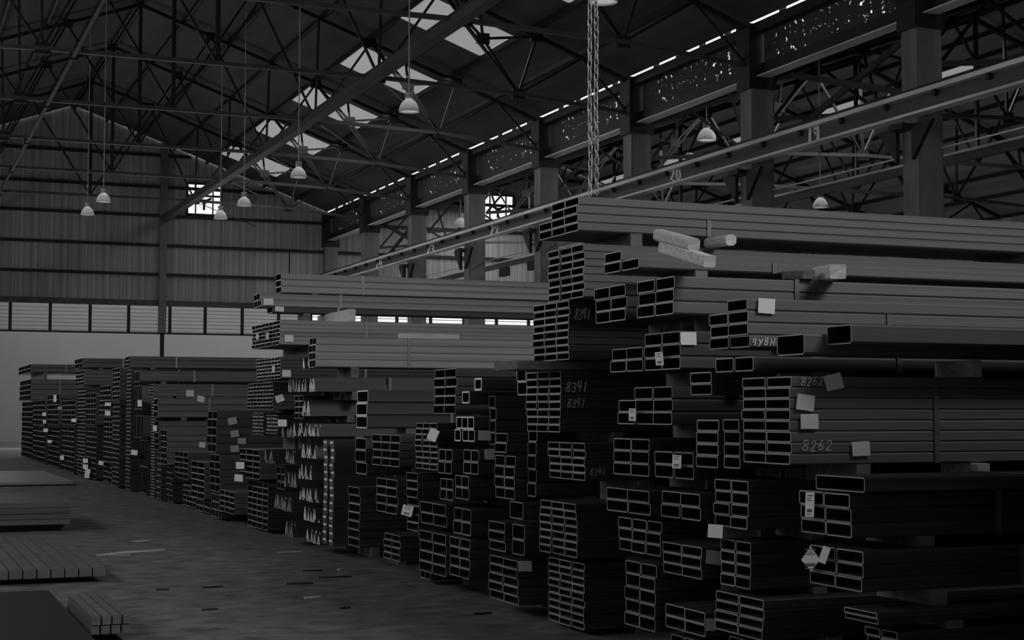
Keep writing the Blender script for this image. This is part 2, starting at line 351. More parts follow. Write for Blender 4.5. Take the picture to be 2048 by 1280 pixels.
mo = tag(empty('monorail_beam', (22.9, 20, 7.55)), 'slim monorail beam with hanging hoist trolleys behind the columns', 'beam')
MB().box(-0.06, 0.06, 0, 57, 0.1, 0.16).build('top_flange', 'rail', mo)
MB().box(-0.015, 0.015, 0, 57, -0.1, 0.1).build('web', 'girder', mo)
for y in (26.0, 29.5, 33.6, 36.5): MB().box(-0.1, 0.1, -0.35, 0.35, -0.45, -0.1).build('trolley', 'dark_steel', mo).location = (0, y, 0)
for i, (a, lab) in enumerate(((0, 'crossed wind bracing in the nearest bay of the column row'), (5, 'crossed wind bracing in the second bay from the far wall'))):
    b = tag(empty('cross_brace', (22.1, TY[a], 8.9)), lab, 'bracing', 'wind braces between columns')
    MB().bar((0, 0.3, 0), (0, 6.8, 1.9), 0.07, 0.16).build('brace', 'dark_steel', b)
    MB().bar((0.09, 6.8, 0), (0.09, 0.3, 1.9), 0.07, 0.16).build('brace', 'dark_steel', b)

for x, z, lab, nm in ((12.95, 11.33, 'thick grey longitudinal tie beam crossing in front of the roof panes', 'tie_beam'), (4.6, 11.25, 'dark longitudinal tie beam at the upper left', 'tie_beam')):
    o = tag(empty(nm, (x, 20, z)), lab, 'beam', 'longitudinal tie beams')
    if x < 8:
        MB().cyl((0, 0, 0), (0, Y1 - 20.3, 0), 0.06, 10).build('tie_pipe', 'dark_steel', o)
        for k in range(7): MB().box(-0.09, 0.09, -0.05, 0.05, -0.09, 0.15).build('pipe_clamp', 'dark_steel', o).location = (0, TY[k] - 20, 0)
        continue
    MB().box(-0.16, 0.16, 0, Y1 - 20.3, -0.12, 0.12).build('beam_web', 'pipe', o)
    MB().box(-0.2, 0.2, 0, Y1 - 20.3, 0.12, 0.15).build('beam_flange', 'pipe', o)

# ------------------------------------------------------------------ roof trusses
def truss(y, hall, n):
    if hall == 1:
        lab = 'main hall roof truss, %s from the far wall' % (ORD[n]); zf = roof1; rid = RIDGE
        bot = [(21.3, 10.97), (17.6, 11.28), (13.2, 11.42), (8.5, 11.42)]; end = XC
    else:
        lab = 'side hall roof truss behind the columns, %s from the far wall' % (ORD[n]); zf = roof2; rid = RIDGE2
        bot = [(47.3, 9.6), (43.8, 10.0), (39.4, 10.2), (34.7, 10.2)]; end = XR
    o = tag(empty('roof_truss', (rid, y, bot[3][1])), lab, 'roof truss', 'roof trusses')
    org = o.location
    def T(x): return (x, zf(x) - 0.26)
    off = [end - 0.4, end - 1.9, end - 3.4, end - 5.25, end - 6.5, end - 8.3, end - 10.5, rid]
    top = [T(x) for x in off]
    def mem(nm, a, b, wd, ht, sgn):
        A = Vector((rid + sgn * (a[0] - rid), y, a[1])) - org; B = Vector((rid + sgn * (b[0] - rid), y, b[1])) - org
        MB().bar(A, B, wd, ht).build(nm, 'pipe' if nm == 'bottom_chord' else 'dark_steel', o)
    mid = ((bot[1][0] - 1.15, (bot[1][1] + top[3][1]) / 2 + 0.35))
    for s in (1, -1):
        mem('top_chord', top[0], top[7], 0.16, 0.13, s)
        for i in range(3): mem('bottom_chord', bot[i], bot[i + 1], 0.14, 0.11, s)
        for a, b in ((bot[0], top[1]), (bot[1], top[1]), (bot[1], top[2]), (bot[1], mid), (mid, top[3]), (mid, top[2]), (mid, top[4]),
                     (bot[2], top[4]), (bot[2], top[5]), (bot[2], top[6]), (bot[3], top[6]), (bot[1], top[4])):
            mem('web_member', a, b, 0.07, 0.07, s)
        for p in (bot[1], bot[2], mid, top[2], top[4], top[6]):
            c = Vector((rid + s * (p[0] - rid), y, p[1])) - org
            MB().box(c.x - 0.2, c.x + 0.2, c.y - 0.05, c.y + 0.05, c.z - 0.16, c.z + 0.16).build('gusset', 'dark_steel', o)
    mem('king_post', bot[3], top[7], 0.12, 0.12, 1)
for i, y in enumerate(TY[:-1]):
    truss(y, 1, 7 - i); truss(y, 2, 7 - i)
def rod(a, b, lab, r=0.018):
    tag(MB().cyl(a, b, r, 6).build('tie_rod', 'pipe'), lab, 'tie rod', 'diagonal tie rods in the roof')
for i in range(1, 7):
    rod((13.3, TY[i] + 0.3, 11.4), (17.6, TY[i + 1] if i < 7 else TY[i], 11.25), 'slim diagonal rod bracing roof bay %s from the far wall' % ORD[7 - i])

# ------------------------------------------------------------------ hanging lamps
def lamp(x, y, z, top, d, lab, grp):
    o = tag(empty('hanging_lamp', (x, y, z)), lab, 'lamp', grp)
    s = d / 0.5; P = [(0.25, 0), (0.245, 0.05), (0.225, 0.13), (0.185, 0.21), (0.12, 0.28), (0.07, 0.31)]
    P = [(r * s, h * s) for r, h in P]; inner = [(max(r - 0.012, 0.01), h - 0.004) for r, h in reversed(P)]
    MB().lathe(P + inner + [P[0]], 22).build('shade', 'lamp', o, True)
    MB().lathe([(0.0, 0.5 * s), (0.06 * s, 0.5 * s), (0.1 * s, 0.47 * s), (0.1 * s, 0.41 * s), (0.07 * s, 0.4 * s), (0.07 * s, 0.38 * s), (0.1 * s, 0.37 * s), (0.1 * s, 0.32 * s), (0.05 * s, 0.30 * s), (0, 0.30 * s)], 14).build('ballast_housing', 'lamp_body', o)
    MB().lathe([(0, 0.06 * s), (0.035 * s, 0.1 * s), (0.05 * s, 0.16 * s), (0.03 * s, 0.24 * s), (0.025 * s, 0.3 * s), (0, 0.3 * s)], 10).build('bulb', 'bulb', o, True)
    MB().cyl((0, 0, 0.5 * s), (0, 0, top - z), 0.018, 6).build('drop_rod', 'lamp_body', o)
G1 = 'lamps over the main hall'; G2 = 'lamps in the side hall'
for px, py, lab in ((818, 224, 'large bell lamp hanging in the middle of the roof, nearest in full view'), (597, 355, 'bell lamp hanging beside the last roof panes'),
                    (488, 412, 'bell lamp hanging right of the bright wall vent'), (441, 438, 'bell lamp overlapping the bright wall vent'), (1207, 5, 'bell lamp cut off by the top edge beside the chain')):
    p = onX(px, py, 11.6); lamp(p.x, p.y, p.z, roof1(11.6) + 0.01, 0.5, lab, G1)
for px, py, lab in ((207, 404, 'dim bell lamp at the left, the higher of the pair'), (175, 430, 'dim bell lamp at the far left, the lower of the pair')):
    p = onX(px, py, 7.1); lamp(p.x, p.y, p.z, roof1(7.1) + 0.01, 0.5, lab, G1)
for px, py, X, d, lab in ((1413, 281, 25.0, 0.64, 'side hall bell lamp above the girder number 20'), (921, 453, 25.0, 0.62, 'side hall bell lamp above the girder, left of the bright vent'),
                          (1081, 396, 25.0, 0.6, 'side hall bell lamp half hidden behind a column'), (1641, 415, 23.4, 0.42, 'dim side hall bell lamp just above the tubes at the right')):
    p = onX(px, py, X); lamp(p.x, p.y, p.z, roof2(X) + 0.01, d, lab, G2)

# ------------------------------------------------------------------ stroke lettering
SF = {'8': [[(.5, .52), (.15, .7), (.15, .9), (.5, 1), (.85, .9), (.85, .7), (.5, .52), (.1, .3), (.1, .1), (.5, 0), (.9, .1), (.9, .3), (.5, .52)]],
      '3': [[(.1, .9), (.5, 1), (.85, .8), (.75, .6), (.4, .52), (.85, .4), (.85, .12), (.5, 0), (.1, .1)]],
      '4': [[(.12, 1), (.08, .45), (.95, .5)], [(.78, 1), (.72, 0)]], '1': [[(.35, .85), (.6, 1), (.55, 0)]],
      '2': [[(.1, .8), (.4, 1), (.8, .9), (.8, .65), (.15, .02), (.9, .05)]], '6': [[(.8, .95), (.35, .7), (.1, .3), (.3, 0), (.75, .05), (.85, .35), (.5, .5), (.15, .3)]],
      '9': [[(.85, .6), (.5, .45), (.15, .65), (.3, .95), (.7, 1), (.85, .6), (.7, 0)]], 'Y': [[(.1, 1), (.45, .55)], [(.9, 1), (.2, 0)]],
      'B': [[(.2, 0), (.2, 1), (.7, .9), (.7, .6), (.2, .52), (.85, .4), (.8, .08), (.2, 0)]], 'H': [[(.15, 1), (.15, 0)], [(.85, 1), (.85, 0)], [(.15, .5), (.85, .5)]],
      '0': [[(.5, 1), (.15, .75), (.15, .25), (.5, 0), (.85, .25), (.85, .75), (.5, 1)]], '/': [[(.15, 0), (.85, 1)]], '7': [[(.1, .95), (.9, 1), (.4, 0)]]}
def lettering(txt, box, to3, wpx, slant=0.0, rot=False):
    """ribbons of the strokes; to3 maps a picture position on to the surface"""
    x0, y0, x1, y1 = box; mb = MB(); n = len(txt); cw = (x1 - x0) / n
    for k, ch in enumerate(txt):
        for st in SF[ch]:
            pts = []
            for (u, v) in st:
                if rot: px = x0 + (x1 - x0) * (v); py = y0 + (y1 - y0) * (k + .12 + u * .76) / n
                else: px = x0 + cw * (k + .12 + u * .76) + slant * v; py = y1 - (y1 - y0) * v + (1.5 * math.sin(k * 2.1) if slant else 0)
                pts.append((px, py))
            for (a, b) in zip(pts, pts[1:]):
                dx, dy = b[0] - a[0], b[1] - a[1]; l = math.hypot(dx, dy) or 1; nx, ny = -dy / l * wpx / 2, dx / l * wpx / 2
                ex, ey = dx / l * wpx * .3, dy / l * wpx * .3
                q = [(a[0] + nx - ex, a[1] + ny - ey), (a[0] - nx - ex, a[1] - ny - ey), (b[0] - nx + ex, b[1] - ny + ey), (b[0] + nx + ex, b[1] + ny + ey)]
                mb.add([to3(*p) for p in q], [(0, 1, 2, 3)])
    return mb
def centred(mb, name, m, parent):
    c = sum((Vector(v) for v in mb.v), Vector()) / len(mb.v)
    mb.v = [tuple(Vector(v) - c) for v in mb.v]
    o = mb.build(name, m, parent); o.location = c - parent.location; return o
for txt, box in (('19', (1612, 251, 1640, 283)), ('20', (1338, 337, 1363, 363)), ('22', (979, 452, 998, 471)), ('23', (853, 490, 869, 507)), ('24', (751, 522, 765, 537))):
    centred(lettering(txt, box, lambda x, y: onX(x, y, 21.12), 5.5 * (box[3] - box[1]) / 32), 'painted_number', 'paint', g)['label'] = 'white stencilled number %s' % txt

# ------------------------------------------------------------------ stacks of steel beside the aisle
XS = 4.91
_cache = {}
def tube_profile(w_, h_, t, inset=0.0):
    r = min(w_, h_) * 0.12 if not inset else min(w_, h_) * 0.06
    y, z0, z1 = w_ / 2 - inset, inset, h_ - inset
    return [(-y + r, z0), (y - r, z0), (y, z0 + r), (y, z1 - r), (y - r, z1), (-y + r, z1), (-y, z1 - r), (-y, z0 + r)]
def add_tube(mb, w_, h_, t, L, ox=0, oy=0, oz=0):
    o_, i_ = tube_profile(w_, h_, t), tube_profile(w_, h_, t, t)
    vs = [(ox + x, oy + y, oz + z) for x in (0, L) for y, z in o_] + [(ox + x, oy + y, oz + z) for x in (0, L) for y, z in i_]
    body, rim, bore = [], [], []
    for k in range(8):
        n = (k + 1) % 8
        body += [(k, k + 8, n + 8, n)]; bore.append((16 + k, 16 + n, 24 + n, 24 + k))
        rim += [(k, n, 16 + n, 16 + k), (8 + k, 24 + k, 24 + n, 8 + n)]
    mb.add(vs, body, 0); o = len(mb.v) - 32
    mb.f += [tuple(i + o for i in f) for f in rim]; mb.mi += [1] * len(rim)
    mb.f += [tuple(i + o for i in f) for f in bore]; mb.mi += [2] * len(bore)
def tube_mesh(w_, h_, t, L, mats):
    k = (round(w_, 3), round(h_, 3), round(t, 4), round(L, 2), mats)
    if k not in _cache:
        mb = MB(); add_tube(mb, w_, h_, t, L); _cache[k] = mb.mesh('tube', mats)
    return _cache[k]
def add_angle(mb, w_, h_, t, L, ox, oy, oz, flip):
    s = -1 if flip else 1; zt = h_ / 2
    prof = [(-w_ / 2, -zt * s), (0, zt * s), (w_ / 2, -zt * s), (w_ / 2 - t * 1.2, -zt * s), (0, (zt - t * 1.5) * s), (-w_ / 2 + t * 1.2, -zt * s)]
    vs = [(ox + x, oy + y, oz + zt + z) for x in (0, L) for y, z in prof]
    mb.add(vs, [(i, (i + 1) % 6, (i + 1) % 6 + 6, i + 6) for i in range(6)], 0)
    o = len(mb.v) - 12
    for f in ((0, 1, 4, 5), (1, 2, 3, 4), (6, 11, 10, 7), (7, 10, 9, 8)): mb.f.append(tuple(i + o for i in f)); mb.mi.append(1)

BUN = []      # rectangles already taken: dict(y0,y1,z0,z1,obj,x1px ...)
def bundle(x0, x1, yt, yb, nc, nr, label, short, kind='tube', t=0.008, miss=(), light=False, bright=False, L=6.1, off=0.0, group='steel bundles stacked beside the aisle', rect=None, joined=None, X=None, name=None, ysame=None):
    if ysame: X = onY(x1, yt, onX(ysame, yt, XS).y + 0.0).x      # set back, level with the bundle it lies on
    X = (XS if X is None else X) + off
    if rect: ya, yb_, za, zb = rect
    else:
        a = onX(x1, yt, X); b = onX(x1, yb, X); c = onX(x0, yt, X); ya, yb_, za, zb = a.y, c.y, max(b.z, 0.03), a.z
    for e_ in BUN + BUN:                         # keep clear of what is already stacked
        oy = min(yb_, e_['y1']) - max(ya, e_['y0']); oz = min(zb, e_['z1']) - max(za, e_['z0'])
        if oy > 0.0 and oz > 0.0:
            if oy / (yb_ - ya) < oz / (zb - za):
                if ya < e_['y0']: yb_ = e_['y0'] - 0.004
                else: ya = e_['y1'] + 0.004
            elif za < e_['z0']: zb = e_['z0'] - 0.004
            else: za = e_['z1'] + 0.004
    if yb_ - ya < 0.03 or zb - za < 0.02: return None
    if rect and any(min(yb_, e_['y1']) - max(ya, e_['y0']) > 0.001 and min(zb, e_['z1']) - max(za, e_['z0']) > 0.001 for e_ in BUN): return None
    cw, ch = (yb_ - ya) / nc, (zb - za) / nr
    nm = name or {'tube': 'tube_bundle', 'angle': 'angle_iron_bundle', 'flat': 'flat_bar_bundle'}[kind]
    o = tag(empty(nm, (X, (ya + yb_) / 2, za)), label, {'tube': 'tube bundle', 'angle': 'angle bundle', 'flat': 'bar bundle'}[kind], group)
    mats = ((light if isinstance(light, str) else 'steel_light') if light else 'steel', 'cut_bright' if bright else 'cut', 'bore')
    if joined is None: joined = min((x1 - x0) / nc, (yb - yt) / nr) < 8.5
    mb = MB(); W_ = yb_ - ya; g = 0.985
    for r in range(nr):
        for c in range(nc):
            if (c, r) in miss: continue            # c counted from the near side, r from the bottom
            jx = random.uniform(-0.009, 0.009); cy = -W_ / 2 + (c + 0.5) * cw; cz = r * ch
            if kind == 'tube':
                tt = min(t, cw * 0.2, ch * 0.2)
                if joined: add_tube(mb, cw * g, ch * g, tt, L + jx, -jx, cy, cz)
                else: link('tube', tube_mesh(cw * g, ch * g, tt, L, mats), o, (jx, cy, cz))
            elif kind == 'angle':
                m1 = MB(); add_angle(m1, cw * 1.0, ch * 1.56, 0.034, L, 0, 0, 0, False)
                m1.build('angle_iron', mats, o).location = (jx * 3, cy + (r * 0.12) * cw, cz * 0.44)
            else: mb.box(-jx, L, cy - cw * .3, cy + cw * .3, cz, cz + ch * 0.97).box(-jx - .004, -jx - .0005, cy - cw * .2, cy + cw * .25, cz + ch * .5, cz + ch * 0.75, 1)
    if mb.v:
        q = mb.build('tubes' if kind == 'tube' else 'flat_bars', mats, o); q['kind'] = 'stuff'
        q.location = (0, 0, 0)
    for xs in (1.05, 4.6):                      # steel straps round the bundle
        s = MB(); a, b, h_ = -W_ / 2 - 0.004, W_ / 2 + 0.004, zb - za + 0.002
        ring = [(a - .003, -.001), (b + .003, -.001), (b + .003, h_ + .003), (a - .003, h_ + .003), (a, .0), (b, .0), (b, h_), (a, h_)]
        if miss:                                # the band stays below the stepped top layer
            lo = (min(r for c, r in miss)) * ch; ring = [(y_, min(z_, lo)) for y_, z_ in ring]
        s.add([(x_, y_, z_) for x_ in (0, 0.035) for y_, z_ in ring],
              [(i, (i + 1) % 4, 4 + (i + 1) % 4, 4 + i) for i in range(4)] + [(8 + i, 12 + i, 12 + (i + 1) % 4, 8 + (i + 1) % 4) for i in range(4)] +
              [(i, 8 + i, 8 + (i + 1) % 4, (i + 1) % 4) for i in range(4)])
        s.build('strap', 'strap', o).location = (xs + random.uniform(-.15, .15), 0, 0)
    d = dict(y0=ya, y1=yb_, z0=za, z1=zb, o=o, x0=x0, x1=x1, yt=yt, yb=yb, X=X, short=short, L=L, cw=cw, ch=ch)
    BUN.append(d); return d
def words(n): return NUM[n] if n < len(NUM) else str(n)

# (far x, near x, top y, bottom y, columns, rows, place phrase, options) read off the photograph at the aisle face
NEAR = [
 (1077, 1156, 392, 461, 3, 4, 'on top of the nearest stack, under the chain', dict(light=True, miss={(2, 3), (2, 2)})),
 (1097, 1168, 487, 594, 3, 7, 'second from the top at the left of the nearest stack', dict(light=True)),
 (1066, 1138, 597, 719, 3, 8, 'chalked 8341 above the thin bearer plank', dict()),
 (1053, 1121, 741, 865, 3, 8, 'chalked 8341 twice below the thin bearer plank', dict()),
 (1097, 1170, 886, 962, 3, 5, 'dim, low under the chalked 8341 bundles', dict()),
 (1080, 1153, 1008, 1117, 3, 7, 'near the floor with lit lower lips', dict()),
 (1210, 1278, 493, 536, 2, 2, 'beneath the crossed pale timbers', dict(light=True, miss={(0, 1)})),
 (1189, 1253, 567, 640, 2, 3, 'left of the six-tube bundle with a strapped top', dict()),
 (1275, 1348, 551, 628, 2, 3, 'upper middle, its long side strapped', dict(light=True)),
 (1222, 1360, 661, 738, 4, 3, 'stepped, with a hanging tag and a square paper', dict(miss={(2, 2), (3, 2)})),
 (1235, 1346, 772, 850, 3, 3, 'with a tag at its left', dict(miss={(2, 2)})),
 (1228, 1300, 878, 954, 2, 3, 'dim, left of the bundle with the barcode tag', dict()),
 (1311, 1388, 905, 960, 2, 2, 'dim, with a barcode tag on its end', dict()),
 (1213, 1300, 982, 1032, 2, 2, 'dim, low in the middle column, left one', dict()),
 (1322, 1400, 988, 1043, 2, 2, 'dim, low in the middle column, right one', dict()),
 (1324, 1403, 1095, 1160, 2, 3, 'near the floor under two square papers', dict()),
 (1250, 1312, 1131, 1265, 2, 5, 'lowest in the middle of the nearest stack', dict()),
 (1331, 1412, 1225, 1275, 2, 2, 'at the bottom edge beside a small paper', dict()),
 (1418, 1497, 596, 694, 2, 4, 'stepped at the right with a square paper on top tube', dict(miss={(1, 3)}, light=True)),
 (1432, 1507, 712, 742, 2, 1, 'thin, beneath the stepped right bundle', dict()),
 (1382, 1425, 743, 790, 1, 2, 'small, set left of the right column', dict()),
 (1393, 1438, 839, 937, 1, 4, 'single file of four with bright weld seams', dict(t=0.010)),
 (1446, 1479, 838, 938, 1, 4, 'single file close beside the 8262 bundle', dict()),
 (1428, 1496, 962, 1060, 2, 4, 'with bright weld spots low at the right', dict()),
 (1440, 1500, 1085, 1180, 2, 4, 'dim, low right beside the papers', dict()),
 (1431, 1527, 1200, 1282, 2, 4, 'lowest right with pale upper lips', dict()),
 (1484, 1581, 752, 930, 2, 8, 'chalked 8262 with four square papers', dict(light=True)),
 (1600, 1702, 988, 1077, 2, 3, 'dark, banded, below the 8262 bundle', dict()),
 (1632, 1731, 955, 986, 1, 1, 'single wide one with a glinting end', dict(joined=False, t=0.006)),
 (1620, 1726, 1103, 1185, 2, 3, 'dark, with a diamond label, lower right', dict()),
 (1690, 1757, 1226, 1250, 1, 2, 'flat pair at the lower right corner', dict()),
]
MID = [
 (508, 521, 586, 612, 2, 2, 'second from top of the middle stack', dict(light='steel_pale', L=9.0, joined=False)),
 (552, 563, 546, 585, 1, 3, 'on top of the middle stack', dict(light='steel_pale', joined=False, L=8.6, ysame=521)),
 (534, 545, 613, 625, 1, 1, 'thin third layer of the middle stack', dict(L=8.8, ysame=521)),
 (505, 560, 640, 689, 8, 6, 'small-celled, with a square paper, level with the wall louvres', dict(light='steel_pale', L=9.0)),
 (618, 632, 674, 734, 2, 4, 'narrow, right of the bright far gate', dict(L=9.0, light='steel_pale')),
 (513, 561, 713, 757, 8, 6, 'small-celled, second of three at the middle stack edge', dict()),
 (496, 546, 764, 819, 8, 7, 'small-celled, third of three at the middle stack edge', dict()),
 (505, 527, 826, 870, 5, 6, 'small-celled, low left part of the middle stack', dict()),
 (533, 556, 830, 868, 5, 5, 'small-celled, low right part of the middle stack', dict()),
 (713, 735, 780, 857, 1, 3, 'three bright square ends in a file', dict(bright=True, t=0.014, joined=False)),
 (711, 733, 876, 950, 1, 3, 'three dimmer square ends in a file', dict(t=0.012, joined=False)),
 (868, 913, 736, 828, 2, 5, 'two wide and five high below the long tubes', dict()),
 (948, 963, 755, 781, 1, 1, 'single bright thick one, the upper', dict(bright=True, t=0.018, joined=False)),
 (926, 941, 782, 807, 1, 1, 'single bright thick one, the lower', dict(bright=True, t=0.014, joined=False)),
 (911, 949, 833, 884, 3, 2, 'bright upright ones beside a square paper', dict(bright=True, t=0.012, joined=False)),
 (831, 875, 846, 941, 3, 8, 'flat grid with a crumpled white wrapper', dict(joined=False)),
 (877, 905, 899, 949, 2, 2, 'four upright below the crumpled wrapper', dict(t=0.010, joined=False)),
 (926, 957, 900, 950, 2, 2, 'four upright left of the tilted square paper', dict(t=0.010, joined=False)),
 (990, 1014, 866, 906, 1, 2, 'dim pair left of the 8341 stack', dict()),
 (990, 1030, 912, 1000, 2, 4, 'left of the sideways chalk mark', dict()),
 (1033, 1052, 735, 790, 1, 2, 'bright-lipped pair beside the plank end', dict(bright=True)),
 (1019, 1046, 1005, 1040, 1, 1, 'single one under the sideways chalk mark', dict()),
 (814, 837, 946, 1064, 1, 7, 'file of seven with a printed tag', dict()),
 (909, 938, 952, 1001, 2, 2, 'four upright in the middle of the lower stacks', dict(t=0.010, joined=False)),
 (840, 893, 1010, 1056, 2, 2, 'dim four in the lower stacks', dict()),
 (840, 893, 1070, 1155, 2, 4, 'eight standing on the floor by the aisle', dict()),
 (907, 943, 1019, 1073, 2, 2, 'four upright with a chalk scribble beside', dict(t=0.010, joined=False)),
 (900, 940, 1080, 1160, 2, 4, 'dim, on the floor below the chalk scribble', dict()),
 (977, 1010, 1046, 1105, 1, 3, 'file of three above the floor bundle', dict()),
 (978, 1036, 1122, 1212, 2, 5, 'floor bundle with a square paper at its corner', dict()),
 (697, 720, 975, 1096, 1, 7, 'file of seven with pale lips', dict(joined=False)),
 (768, 800, 1072, 1124, 2, 4, 'low on the floor with a flat lit top', dict()),
 (752, 795, 960, 1030, 2, 4, 'dim, left of the file with the printed tag', dict()),
 (745, 800, 870, 935, 3, 4, 'dim, right of the square ends in file', dict()),
]
ANG = [(606, 622, 713, 735), (577, 595, 757, 783), (598, 612, 757, 783), (619, 634, 755, 783), (604, 624, 800, 832), (562, 585, 850, 875), (589, 615, 845, 873), (620, 640, 848, 873),
       (602, 632, 889, 918), (600, 623, 930, 960), (603, 615, 975, 1001), (617, 634, 978, 1006), (607, 620, 1014, 1042), (623, 636, 1018, 1046), (615, 642, 1063, 1090),
       (533, 550, 900, 928), (573, 592, 900, 928), (572, 590, 945, 976), (547, 587, 995, 1025), (568, 590, 1046, 1076)]
FAR = [   # far stacks, read the same way; filled down to the floor
 (38, 62, 728, 744, 4, 2, 'top of the farthest stack'), (40, 62, 758, 800, 4, 4, 'second in the farthest stack'), (66, 90, 800, 850, 4, 5, 'in the second farthest stack'),
 (95, 118, 788, 850, 4, 6, 'upper in the stack with small papers at the left'), (150, 164, 716, 735, 3, 2, 'long top layer left of the far gate post'), (152, 168, 740, 770, 3, 4, 'below the long top layer left of the post'),
 (125, 150, 800, 850, 4, 5, 'behind the column of five small papers'), (172, 192, 785, 850, 4, 6, 'behind two paper squares at the left'), (200, 222, 770, 830, 4, 6, 'in the stack left of the upright tubes'),
 (226, 240, 735, 800, 3, 7, 'tall narrow one far left'), (250, 259, 712, 735, 2, 3, 'long top layer under the far gate post'), (267, 279, 741, 763, 3, 1, 'upright ones below the long top layer'),
 (269, 284, 770, 818, 4, 1, 'four tall upright ones at the left'), (299, 307, 768, 792, 1, 4, 'file of four small ones with a paper flag'), (308, 316, 797, 835, 1, 3, 'with long grey sides at the left'),
 (309, 318, 842, 900, 1, 5, 'below the long grey sides'), (270, 286, 831, 876, 4, 1, 'four tall upright lower ones'), (322, 334, 860, 930, 2, 6, 'dim narrow one with chalk scribble'),
 (415, 434, 822, 905, 2, 5, 'with a ladder of square papers on its side'), (420, 440, 910, 985, 2, 5, 'lower, with square papers on its side'), (383, 410, 925, 1000, 2, 6, 'low, left of the ladder of papers'),
 (350, 376, 905, 960, 3, 5, 'dim one low at the left'), (440, 470, 985, 1030, 3, 4, 'on the floor below the papers'), (480, 520, 900, 960, 3, 5, 'dim, left of the angle irons'),
]
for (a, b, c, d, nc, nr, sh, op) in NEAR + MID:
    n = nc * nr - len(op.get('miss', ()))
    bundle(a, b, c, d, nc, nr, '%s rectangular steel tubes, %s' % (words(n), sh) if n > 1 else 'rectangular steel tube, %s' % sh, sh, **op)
rows = {}
for k, (a, b, c, d) in enumerate(ANG):
    left = b < 597
    nc = max(3, round((b - a) / 5.0)); lv = sum(1 for q in ANG if q[3] > d + 3 and (q[1] < 597) == left) + 1
    lab = 'bundle of %s angle irons, bright zigzag ends, %s of the %s column counted from the top' % (NUM[nc], '%s', 'left' if left else 'right')
    rk = sorted(ANG, key=lambda q: (q[2], q[0])); rk = [q for q in rk if (q[1] < 597) == left]
    pos = ORD[rk.index((a, b, c, d)) + 1]
    bundle(a, b, c, d, nc, 2, 'zigzag-ended bundle of %s angle irons, %s from the top, %s column' % (NUM[nc], pos, 'dim left' if left else 'bright right'),
           '%s %s angle irons' % (pos, 'left' if left else 'right'), kind='angle', bright=not left, group='angle iron bundles')
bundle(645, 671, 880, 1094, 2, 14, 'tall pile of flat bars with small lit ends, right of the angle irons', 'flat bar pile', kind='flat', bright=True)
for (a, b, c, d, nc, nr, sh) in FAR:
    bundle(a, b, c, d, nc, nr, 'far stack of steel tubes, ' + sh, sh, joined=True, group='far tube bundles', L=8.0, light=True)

# two wide tubes set back on top of the 8262 bundle
e8 = [d for d in BUN if d['short'].startswith('chalked 8262')][0]
ya, yb_ = e8['y0'], e8['y1']; za, zb = onY(1609, 709, ya).z, onY(1609, 667, ya).z; zc, zd = onY(1704, 687, ya - 0.26).z, onY(1704, 648, ya - 0.26).z
o = tag(empty('tube_bundle', (onY(1609, 690, ya).x, (ya + yb_) / 2, za)), 'two wide flat steel tubes set back at the right, right of the chalk 9YBH', 'tube bundle', 'steel bundles stacked beside the aisle')
link('tube', tube_mesh(0.3, zb - za, 0.008, 6.0, ('steel_light', 'cut', 'bore')), o, (0, ya + 0.15 - (ya + yb_) / 2, 0))
link('tube', tube_mesh(0.25, zd - zc, 0.008, 6.0, ('steel_light', 'cut', 'bore')), o, (onY(1704, 660, ya - 0.26).x - o.location.x, ya - 0.13 - (ya + yb_) / 2, zc - za))
MB().box(-.05, .05, -(yb_ - ya) / 2, -(yb_ - ya) / 2 + 0.28, -(za - e8['z1']), 0).build('bearer', 'wood_dark', o).location = (2.0, 0, 0)
MB().box(-.02, .02, -(yb_ - ya) / 2 - .26, -(yb_ - ya) / 2, zd - za + .001, zd - za + .004).build('strap', 'strap', o).location = (2.2, 0, 0)
BUN.append(dict(y0=ya, y1=ya + 0.3, z0=za, z1=zb, o=o, x0=1555, x1=1609, yt=667, yb=709, X=o.location.x, short='fill', L=6, cw=.3, ch=zb - za))
# what carries them: more bundles below where a gap is left, and timber bearers
def support(d):
    best = 0.0
    for e_ in BUN:
        if e_ is d: continue
        if min(e_['y1'], d['y1']) - max(e_['y0'], d['y0']) > 0.02 and e_['z1'] <= d['z0'] + 0.015: best = max(best, e_['z1'])
    return best
for d in sorted(list(BUN), key=lambda q: q['z0']):
    if d['short'] == 'fill': continue
    s = support(d); gap = d['z0'] - s
    if gap > 0.24 and not d['short'].startswith('top of the farthest'):
        za, zb = s + 0.045, d['z0'] - 0.045
        nr = max(1, round((zb - za) / max(d['ch'], 0.05))); nc = max(1, min(4, round((d['y1'] - d['y0']) / 0.2)))
        cx = (d['x0'] + d['x1']) / 2
        f = bundle(d['x0'], d['x1'], 0, 20 * nr, nc, nr, 'shadowed tubes beneath: %s' % d['short'], 'fill', rect=(d['y0'] + 0.01, d['y1'] - 0.01, za, zb), off=random.uniform(0.0, 0.15),
                   joined=(cx < 690), L=d['L'] - 0.2, group='shadowed tube bundles low in the stacks')
for d in BUN:
    if d['x0'] == 1555 or 'above the thin' in d['short']: continue
    s = support(d); gap = d['z0'] - s
    if gap > 0.012:
        hgt = gap - 0.002
        for xs in (0.5, 4.4):
            MB().box(-0.05, 0.05, -(d['y1'] - d['y0']) / 2, (d['y1'] - d['y0']) / 2, -hgt - 0.001, -0.001).build('bearer', 'wood_dark', d['o']).location = (xs, 0, 0)

